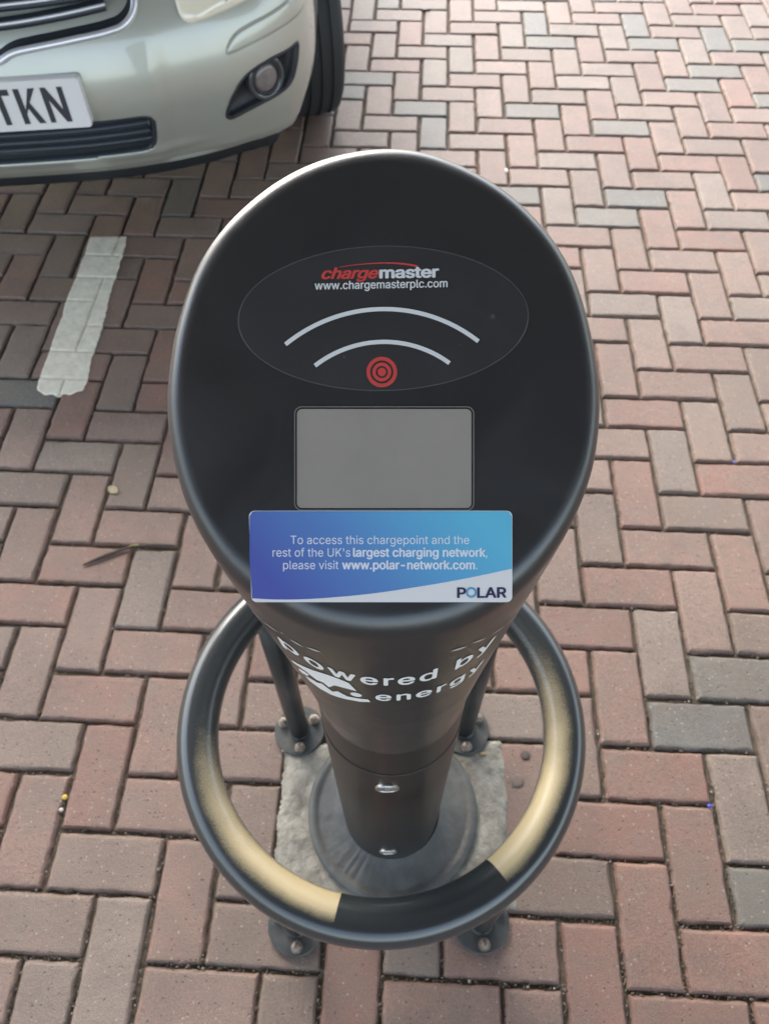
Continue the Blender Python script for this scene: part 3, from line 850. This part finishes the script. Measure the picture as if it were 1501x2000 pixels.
HEAD = resample([(.527,.745),(.524,.700),(.521,.672),(.523,.658),(.530,.650),(.546,.648),(.593,.652),(.649,.658),(.72,.668),(.80,.690),(.86,.72),(.87,.745)], 120, 3)

def car_paint():
    m = mat('champagne_car_paint', (.43,.44,.385), .34, metal=.35, spec=.5, coat=1, coat_rough=.06)
    n = m.node_tree.nodes; l = m.node_tree.links; p = n['Principled BSDF']; tc = n.new('ShaderNodeTexCoord')
    t = n.new('ShaderNodeTexNoise'); t.inputs['Scale'].default_value = 4; t.inputs['Detail'].default_value = 6; l.new(tc.outputs['Object'], t.inputs['Vector'])
    r = n.new('ShaderNodeMapRange'); r.inputs[3].default_value = .28; r.inputs[4].default_value = .44; l.new(t.outputs['Fac'], r.inputs[0]); l.new(r.outputs[0], p.inputs['Roughness'])
    return m
m_paint = car_paint()
m_plastic = mat('black_car_plastic', (.020,.024,.028), .5, spec=.45, bump=(500, .2, .0005))
m_blue = mat('dark_grille_plastic', (.024,.030,.040), .38, spec=.5)
m_chrome = mat('satin_chrome', (.72,.74,.78), .34, metal=.75)
m_glass = mat('clear_lamp_lens', (.82,.74,.56), .12, spec=.6, coat=1, vary=(9, (.6,.62,.6), .5))
m_tyre = mat('tyre_rubber', (.028,.030,.032), .62, spec=.35, bump=(200, .3, .001))
m_rim = mat('alloy_rim', (.5,.5,.5), .3, metal=.9)

car = thing('parked_car', 'pale champagne silver car parked nose first beside the charging post, front corner in view', 'car', tuple(car2w(0, 1.6, 0)))

def build_bumper():
    ns, nz = 380, 104; smax = CH[-1]
    S = np.linspace(-smax, smax, ns); Zs = np.linspace(.29, .76, nz)
    holes = [(FOG, .030), (np.stack([-FOG[:, 0], FOG[:, 1]], 1), .030), (INTAKE, .035), (GRILLE, .035)]
    def crease(s, z):     # the soft fold running down each side of the intake
        a = abs(s); c = .432+.11*(z-.5)
        return -.008*sstep(c-.02, c+.035, a)*(1-sstep(.50, .62, a))+.006*math.exp(-((z-.345)/.018)**2)*(1-sstep(.42,.6,a))
    V = []
    for z in Zs:
        for s in S:
            off = crease(s, z)
            for P, d in holes:
                if P[:, 0].min() < s < P[:, 0].max() and P[:, 1].min() < z < P[:, 1].max() and in_poly(P, s, z): off = -d
            V.append(bw(s, z, off))
    # roll the lower edge under
    for d in (.004, .012, .04):
        for s in S:
            X, Y = bump_local(s, .29, -d); V.append(car2w(X, Y, .29-.006 if d < .03 else .288))
    F = grid_faces(ns, nz)
    b = nz*ns
    for r_ in range(3):
        for i in range(ns-1):
            a = (0 if r_ == 0 else b+(r_-1)*ns)+i; c = b+r_*ns+i; F.append((c, c+1, a+1, a))
    link('bumper', V, F, m_paint, car)
    # black valance under the painted edge
    V = []
    lv = [(.284, .030), (.255, .050), (.224, .062), (.210, .10)]
    for z, d in lv:
        for s in S[::3]:
            X, Y = bump_local(s, .29, -d); V.append(car2w(X, Y, z))
    n3 = len(S[::3]); link('valance', V, grid_faces(n3, 4, flip=True), m_plastic, car)
build_bumper()
def bowl(name, P, m, lip, depth, inner=.88, floor=True, wall_in=None):
    """dark lined recess: rim on the skin, walls going in, floor"""
    P = np.array(P); c = P.mean(0); n = len(P); V = []
    t = np.roll(P, -1, 0)-np.roll(P, 1, 0); t /= np.linalg.norm(t, axis=1)[:, None]; nn = np.stack([t[:, 1], -t[:, 0]], 1)
    if (nn*(P-c)).sum() < 0: nn = -nn
    for (g, off) in ((.006, -.002), (.005, lip), (.001, lip+.0005), (-.003, lip-.002), (-.006, -depth*.5), (-.009, -depth)):
        for p, q in zip(P, nn): V.append(bw(p[0]+q[0]*g, p[1]+q[1]*g, off))
    F = grid_faces(n, 6, True, flip=False)
    if floor: F.append(tuple(5*n+i for i in range(n)))
    bm = bmesh.new(); vv = [bm.verts.new(p) for p in V]
    for f in F: bm.faces.new([vv[i] for i in f])
    fl = [f for f in bm.faces if len(f.verts) > 4]
    bmesh.ops.triangulate(bm, faces=fl)
    bmesh.ops.recalc_face_normals(bm, faces=bm.faces)
    return bmlink(name, bm, m, car)
for sg in (1, -1):
    P = FOG*[sg, 1]
    fs = bowl('fog_lamp_surround', P, m_plastic, .0015, .026)
    c0 = Vector(bw(sg*.708, .489, -.012)); nrm = (Vector(bw(sg*.708, .489, .05))-c0).normalized()
    tq = nrm.to_track_quat('Z', 'Y')
    def turned(prof, seg=48):
        V = []
        for (r, h_) in prof:
            for k in range(seg):
                q = 2*math.pi*k/seg; V.append(c0+tq @ Vector((r*math.cos(q), r*math.sin(q), h_)))
        return V, grid_faces(seg, len(prof), True)+[tuple((len(prof)-1)*seg+i for i in range(seg))]
    V, F = turned([(.053, -.012), (.053, .006), (.049, .012), (.040, .008), (.037, -.004)])
    link('fog_lamp_bezel', V, F[:-1], mat('bezel_gloss', (.10,.11,.12), .16, metal=.6), fs)
    V, F = turned([(.0405, -.004), (.0405, .0085), (.036, .0105), (.034, .004)])
    link('lens_ring', V, F[:-1], m_plastic, fs)
    V, F = turned([(.0355, .000), (.033, .006), (.025, .0095), (.013, .0115), (.001, .012)])
    link('fog_lamp_lens', V, F, mat('fog_lens', (.19,.165,.16), .25, spec=.5, coat=.6, vary=(60, (.12,.105,.105), .8)), fs)
    # headlamp
    P = HEAD*[sg, 1]; n = len(P); V = []; c = P.mean(0)
    for (k, off) in ((1.0, -.004), (.995, .004), (.96, .010), (.8, .016), (.4, .020), (.02, .021)):
        for p in P: V.append(bw(c[0]+(p[0]-c[0])*k, c[1]+(p[1]-c[1])*k, off))
    hl = link('headlight', V, grid_faces(n, 6, True, flip=sg < 0), m_glass, car)
    # rubbing strip on the corner
    P = STRIP*[sg, 1]; V = []; c = P.mean(0)
    t = np.roll(P, -1, 0)-np.roll(P, 1, 0); t /= np.linalg.norm(t, axis=1)[:, None]; nn = np.stack([t[:, 1], -t[:, 0]], 1)
    if (nn*(P-c)).sum() < 0: nn = -nn
    for (g, off) in ((.0022, .0006), (.0012, .0012)):
        for p, q in zip(P, nn): V.append(bw(p[0]+q[0]*g, p[1]+q[1]*g, off))
    link('strip_gap', V, grid_faces(n := len(P), 2, True), m_plastic, car)
    V = []
    for (g, off) in ((0, -.002), (-.0005, .0010), (-.0018, .0024), (-.0034, .0032), (-.0055, .0036)):
        for p, q in zip(P, nn): V.append(bw(p[0]+q[0]*g, p[1]+q[1]*g, off))
    F = grid_faces(n, 5, True)
    bm = bmesh.new(); vv = [bm.verts.new(p) for p in V]
    for f in F: bm.faces.new([vv[i] for i in f])
    f = bm.faces.new([vv[4*n+i] for i in range(n)]); bmesh.ops.triangulate(bm, faces=[f])
    bmesh.ops.recalc_face_normals(bm, faces=bm.faces)
    bmlink('rubbing_strip', bm, m_paint, car)
# lower intake with fins
it = bowl('lower_intake', INTAKE, m_blue, .0012, .045)
for z in (.385, .412, .440):
    V = []
    for s in np.linspace(-.385, .385, 60):
        for (dz, off) in ((-.005, -.042), (-.006, -.014), (.004, -.011), (.007, -.042)): V.append(bw(s, z+dz, off))
    link('intake_fin', V, grid_faces(4, 60), m_blue, it)
# grille, chrome surround, bars
gr = bowl('grille', GRILLE, m_blue, .0015, .045)
def strip_along(name, pts, m, parent, r, off):
    V, F = tube([bw(s, z, off) for s, z in pts], r, 10, closed=False); return link(name, V, F, m, parent)
V, F = tube([bw(s, z, .004) for s, z in GRILLE], .0080, 12, closed=True)
link('chrome_surround', V, F, m_chrome, gr)
for pts in ([(-.36,.700),(-.25,.692),(-.12,.684),(0,.680),(.12,.684),(.25,.692),(.36,.700)], [(-.40,.722),(-.2,.714),(0,.71),(.2,.714),(.40,.722)]):
    S_ = np.linspace(-1, 1, 60)*pts[-1][0]; zz = pchip([p[0] for p in pts], [p[1] for p in pts], S_); V = []
    for s, z in zip(S_, zz):
        for (dz, off) in ((-.013, -.03), (-.011, -.004), (-.002, .004), (.0035, .002), (.005, -.02)): V.append(bw(s, z+dz, off))
    link('grille_bar', V, grid_faces(5, 60), m_blue, gr)
    strip_along('bar_trim', list(zip(S_, zz+.001)), m_chrome, gr, .0038, .003)

# number plate
def build_plate():
    y0 = -.012
    pl_pts = [(x, z) for x, z in rrect(-.262, .4845, .262, .5955, .008)]
    tilt = lambda z: (z-.54)*.06
    n = len(pl_pts)
    V = [car2w(x, y0+tilt(z), z) for x, z in pl_pts]+[car2w(x*.994, y0-.004+tilt(z), .54+(z-.54)*.985) for x, z in pl_pts]+[car2w(x, .01, z) for x, z in pl_pts]
    F = [tuple(n+i for i in range(n))]+[(i, (i+1) % n, n+(i+1) % n, n+i) for i in range(n)]+[(2*n+i, 2*n+(i+1) % n, (i+1) % n, i) for i in range(n)]
    bm = bmesh.new(); vv = [bm.verts.new(p) for p in V]
    for f in F: bm.faces.new([vv[i] for i in f])
    bmesh.ops.recalc_face_normals(bm, faces=bm.faces)
    bm.faces.ensure_lookup_table(); bm.normal_update()
    if bm.faces[0].normal.y > 0: bmesh.ops.reverse_faces(bm, faces=bm.faces[:])
    pl = bmlink('number_plate', bm, mat('plate_white', (.70,.70,.70), .35, coat=.5, vary=(10, (.6,.6,.6), .4)), car, smooth=False)
    AV, AF = [], []
    S = 1
    def stroke(poly):
        b = len(AV)
        for x, z in poly: AV.append(car2w(x, y0-.0048+tilt(z), z))
        AF.append(tuple(range(b, b+len(poly))))
    zb, zt = .5005, .5795; sw_ = .0135
    x = .048                                # T
    stroke([(x, zt-sw_), (x+.05, zt-sw_), (x+.05, zt), (x, zt)]); stroke([(x+.025-sw_/2, zb), (x+.025+sw_/2, zb), (x+.025+sw_/2, zt-sw_), (x+.025-sw_/2, zt-sw_)])
    x = .109                                # K
    stroke([(x, zb), (x+sw_, zb), (x+sw_, zt), (x, zt)])
    stroke([(x+sw_, .532), (x+.034, zt), (x+.050, zt), (x+.0265, .5455), (x+sw_, .5230)][:4]+[(x+sw_, .5225)])
    stroke([(x+.0185, .5405), (x+.0345, zb), (x+.0505, zb), (x+.0275, .5495)])
    x = .170                                # N
    stroke([(x, zb), (x+.0125, zb), (x+.0125, zt), (x, zt)]); stroke([(x+.0375, zb), (x+.05, zb), (x+.05, zt), (x+.0375, zt)])
    stroke([(x+.0125, zt), (x+.0125, zt-.029), (x+.0375, zb), (x+.0375, zb+.029)])
    link('plate_lettering', AV, AF, mat('plate_black', (.03,.035,.045), .4), pl, smooth=False)
build_plate()

# body behind the bumper: bonnet, wings, doors, cabin
YA, YR, RW = .93, 3.60, .318            # axles (behind the nose) and tyre radius
def half_w(Y): return float(np.interp(Y, [.10,.4,.7,1.2,2.5,3.8,4.3,4.6], [.60,.80,.842,.868,.88,.87,.82,.70]))
def build_body():
    Ys = np.unique(np.r_[np.linspace(.13, 4.6, 110), np.linspace(YA-.37, YA+.37, 40), np.linspace(YR-.37, YR+.37, 40)])
    def deck(Y): return float(np.interp(Y, [.13,.3,.6,1.0,1.35,2.0,3.6,4.1,4.6], [.765,.80,.85,.90,.94,.945,.96,.95,.86]))
    V = []; rows = []
    for Y in Ys:
        w_ = half_w(Y); top = deck(Y); lo = .21
        if Y < .74: lo = .70
        for ya in (YA, YR):
            d = abs(Y-ya)
            if d < .365: lo = max(lo, .318+math.sqrt(.365**2-d*d)) if d < .36 else lo
        lo = min(lo, top-.10)
        prof = [(w_-.02, lo), (w_, lo+.02), (w_+.004, (lo+top)/2), (w_-.012, top-.075), (w_-.06, top-.02), (w_-.16, top+.006), (w_*.5, top+.022), (0, top+.028)]
        prof = prof+[(-x, z) for x, z in prof[-2::-1]]
        rows.append([car2w(x, Y, z) for x, z in prof])
    n = len(rows[0]); V = [p for r_ in rows for p in r_]
    link('body', V, grid_faces(n, len(rows), flip=True), m_paint, car)
    # cabin: pillars and roof, dark glass
    def cabin(Y):
        top = float(np.interp(Y, [1.25,2.0,2.6,3.3,4.15], [.95,1.37,1.455,1.43,1.0])); return top
    rows = []
    for Y in np.linspace(1.25, 4.15, 60):
        top = cabin(Y); wb = half_w(Y)-.06; wt = max(.30, wb-.26*(top-.93)/.5-.02)
        rows.append([car2w(x, Y, z) for x, z in ((wb, .93), (wb-.02, .95), (wt+.03, max(top-.06, .95)), (wt-.08, top-.005), (0, top+.012), (-wt+.08, top-.005), (-wt-.03, max(top-.06, .95)), (-wb+.02, .95), (-wb, .93))])
    n = len(rows[0]); V = [p for r_ in rows for p in r_]; F = grid_faces(n, len(rows), flip=True)
    glassF = [f for f in F if f[0] % n in (1, 6) or (f[0]//n < 15)]; roofF = [f for f in F if f not in glassF]
    link('windows', V, glassF, mat('car_glass', (.01,.012,.014), .05, spec=.6, coat=1), car)
    link('roof', V, roofF, m_paint, car)
    # floor pan
    bm = bmesh.new(); 
    pts = [(-.45,.32),(.45,.32),(.52,.5),(.56,.6),(.60,1.28),(.80,1.32),(.80,3.2),(.60,3.25),(.60,3.95),(.75,4.5),(-.75,4.5),(-.60,3.95),(-.60,3.25),(-.80,3.2),(-.80,1.32),(-.60,1.28),(-.56,.6),(-.52,.5)]
    lo_ = [bm.verts.new(car2w(x, y, .21)) for x, y in pts]; hi_ = [bm.verts.new(car2w(x, y, .62)) for x, y in pts]
    bm.faces.new(lo_[::-1]); bm.faces.new(hi_)
    for i in range(len(pts)): bm.faces.new([lo_[i], lo_[(i+1) % len(pts)], hi_[(i+1) % len(pts)], hi_[i]])
    bmlink('floor_pan', bm, m_plastic, car, smooth=False)
build_body()
def build_wheel(X, Y, steer, side):
    c = Vector(car2w(X, Y, RW)); rot = KPSI+steer; axd = Vector((math.cos(rot), math.sin(rot), 0))*side; fw = Vector((-math.sin(rot), math.cos(rot), 0)); up = Vector((0, 0, 1))
    def turned(prof, seg=96):
        V = []
        for (x, r) in prof:
            for k in range(seg):
                q = 2*math.pi*k/seg; V.append(c+axd*x+(fw*math.cos(q)+up*math.sin(q))*r)
        return V, grid_faces(seg, len(prof), True)
    prof = [(-.100,.215),(-.106,.25),(-.104,.285),(-.095,.303),(-.084,.311)]
    x = -.084
    for gx in (-.056, -.019, .019, .056):      # four circumferential grooves
        prof += [(gx-.006, .3165-.04*gx*gx*20*.3), (gx-.0045, .3095), (gx+.0045, .3095), (gx+.006, .3165-.04*gx*gx*20*.3)]
    prof += [(.084,.311),(.095,.303),(.104,.285),(.107,.25),(.100,.215)]
    wheel = bpy.data.objects.new('wheel', None); COL.objects.link(wheel); wheel.parent = car
    wheel.location = c-car.location
    V, F = turned(prof, 120); ty = link('tyre', V, F, m_tyre, wheel); sharp(ty, 40)
    V, F = turned([(-.09,.216),(.098,.216),(.104,.212),(.098,.200),(.06,.19),(.05,.06),(.07,.055),(.075,.01)], 60)
    link('rim', V, F, m_rim, wheel)
for (X, Y, st, sd_) in ((.755, YA, R(9), 1), (-.755, YA, R(9), -1), (.765, YR, 0, 1), (-.765, YR, 0, -1)): build_wheel(X, Y, st, sd_)

# ------------------------------------------------------------------ litter on the paving
def leaf(name, x, y, z, L, W, rot, col, label, curl=.2):
    V = []; n = 9
    for i in range(n):
        t = i/(n-1); wd = W*math.sin(math.pi*t)**.8*(1-.25*t)
        for u in (-1, -.5, 0, .5, 1):
            px, py = (t-.5)*L, u*wd/2; pz = .002+curl*L*(abs(u)**2*.25+(t-.5)**2*.6)
            V.append((x+px*math.cos(rot)-py*math.sin(rot), y+px*math.sin(rot)+py*math.cos(rot), z+pz))
    V2 = [(a, b, c-.0006) for a, b, c in V]; m = len(V)
    F = grid_faces(5, n); F = F+[tuple(m+i for i in f[::-1]) for f in F]
    o = link(name, V+V2, F, mat(name+'_skin', col, .6, vary=(120, tuple(c*.6 for c in col), .7))); tag(o, label, 'leaf' if 'leaf' in name else 'litter'); return o
leaf('dry_leaf', -.651, 1.045, .0, .034, .024, R(-40), (.42,.33,.19), 'small curled tan leaf on the paving left of the charging post')
leaf('fallen_leaf', -.572, .888, .003, .026, .007, R(10), (.45,.40,.12), 'narrow yellow leaf lying on the dark twig left of the post')
tw = [(-.679,.838,.004),(-.655,.850,.005),(-.63,.862,.0055),(-.60,.875,.0055),(-.575,.884,.006),(-.53,.887,.005),(-.477,.886,.004)]
V, F = tube(tw, [.0022,.0034,.004,.0036,.0028,.0024,.0012], 8)
tag(link('twig', V, F, mat('twig_bark', (.045,.032,.025), .8)), 'thin dark curved twig lying on the paving left of the charging post', 'twig')
def pebble(name, x, y, r, col, label, cat, z=.0, sq=(1,1,1), coat=0):
    bm = bmesh.new(); bmesh.ops.create_icosphere(bm, subdivisions=2, radius=r)
    for v in bm.verts:
        k = 1+.22*math.sin(v.co.x/r*3.1+x*40)*math.cos(v.co.y/r*2.3+y*30)
        v.co = Vector((x+v.co.x*k*sq[0], y+v.co.y*k*sq[1], z+v.co.z*k*sq[2]))
    o = bmlink(name, bm, mat(name+'_stuff', col, .4, coat=coat)); tag(o, label, cat); return o
pebble('bead', -.6095, .3375, .0048, (.60,.40,.05), 'tiny yellow bead in a paving joint at the left edge', 'bead', -.001, coat=.5)
pebble('plastic_scrap', .6016, .3095, .0042, (.05,.09,.50), 'tiny blue plastic scrap in a paving joint right of the ring', 'litter', 0, (1.3,.8,.8))
pebble('plastic_scrap', .8585, 1.1095, .0036, (.09,.10,.42), 'tiny bluish plastic scrap on the paving at the right edge', 'litter', .001, (1.4,.8,.6))
pebble('glass_chip', .4194, 2.336, .006, (.8,.8,.78), 'tiny bright white chip in a joint beyond the head of the post', 'chip', 0, (.8,1.8,.8), coat=1)
pebble('stone_chip', -.612, .315, .0038, (.55,.5,.44), 'tiny pale stone beside the yellow bead in the joint', 'stone', -.003)
pebble('dark_pebble', .1968, 3.478, .011, (.02,.02,.02), 'small dark pebble on the paving far behind the post', 'stone', .001, (1.5,.7,.6))
pebble('straw_scrap', -.193, .4185, .0045, (.42,.33,.18), 'tan scrap beside the rear left foot of the barrier', 'litter', .006, (2.4,.7,.6))
pebble('bark_scrap', .185, .4075, .0045, (.30,.20,.10), 'brown scrap beside the rear right foot of the barrier', 'litter', .006, (1.9,.8,.6))
def gum(x, y, r, label, col):
    V = []; seg = 26
    for (k, z) in ((1, 0), (.93, .0012), (.6, .0017), (.05, .0018)):
        for q in range(seg):
            a = 2*math.pi*q/seg; rr = r*k*(1+.05*math.sin(2*a+x*50)+.03*math.sin(5*a)); V.append((x+rr*math.cos(a), y+rr*math.sin(a), .0005+z))
    o = link('gum_spot', V, grid_faces(seg, 4, True), mat('old_gum', col, .85, bump=(200, .5, .001))); tag(o, label, 'gum')
gum(.2678, .4064, .0092, 'smaller darker flattened gum spot on a brick right of the cement pad', (.075,.06,.052))
gum(.2478, .3584, .0125, 'larger faint flattened gum spot on a brick right of the cement pad', (.13,.098,.083))

# ------------------------------------------------------------------ unseen roof over the bay, added and sized to shade the near paving
unseen_canopy = thing('unseen_canopy', 'unseen flat roof on two posts, added to shade the near side of the charging bay', 'unseen_canopy', (0, -1, 0))
m_soffit = mat('unseen_canopy_soffit', (.42,.44,.47), .8, vary=(3, (.36,.38,.40), .6))
CAN_Y0, CAN_Y, CAN_Z = -3.6, 3.9, 3.5
bm = bmesh.new(); box(bm, -4, 8, CAN_Y0, CAN_Y, CAN_Z, CAN_Z+.18); bmlink('unseen_canopy_roof', bm, m_soffit, unseen_canopy, smooth=False)
bm = bmesh.new(); box(bm, -4, 8, CAN_Y+.002, CAN_Y+.03, CAN_Z-.08, CAN_Z+.22); bmlink('unseen_fascia', bm, mat('unseen_fascia_white', (.5,.5,.5), .5), unseen_canopy, smooth=False)
for x in (-3.8, 7):
    V, F = tube([(x, 3.7, 0), (x, 3.7, 1.4), (x, 3.7, CAN_Z)], .09, 24); link('unseen_canopy_post', V, F, m_pole, unseen_canopy)
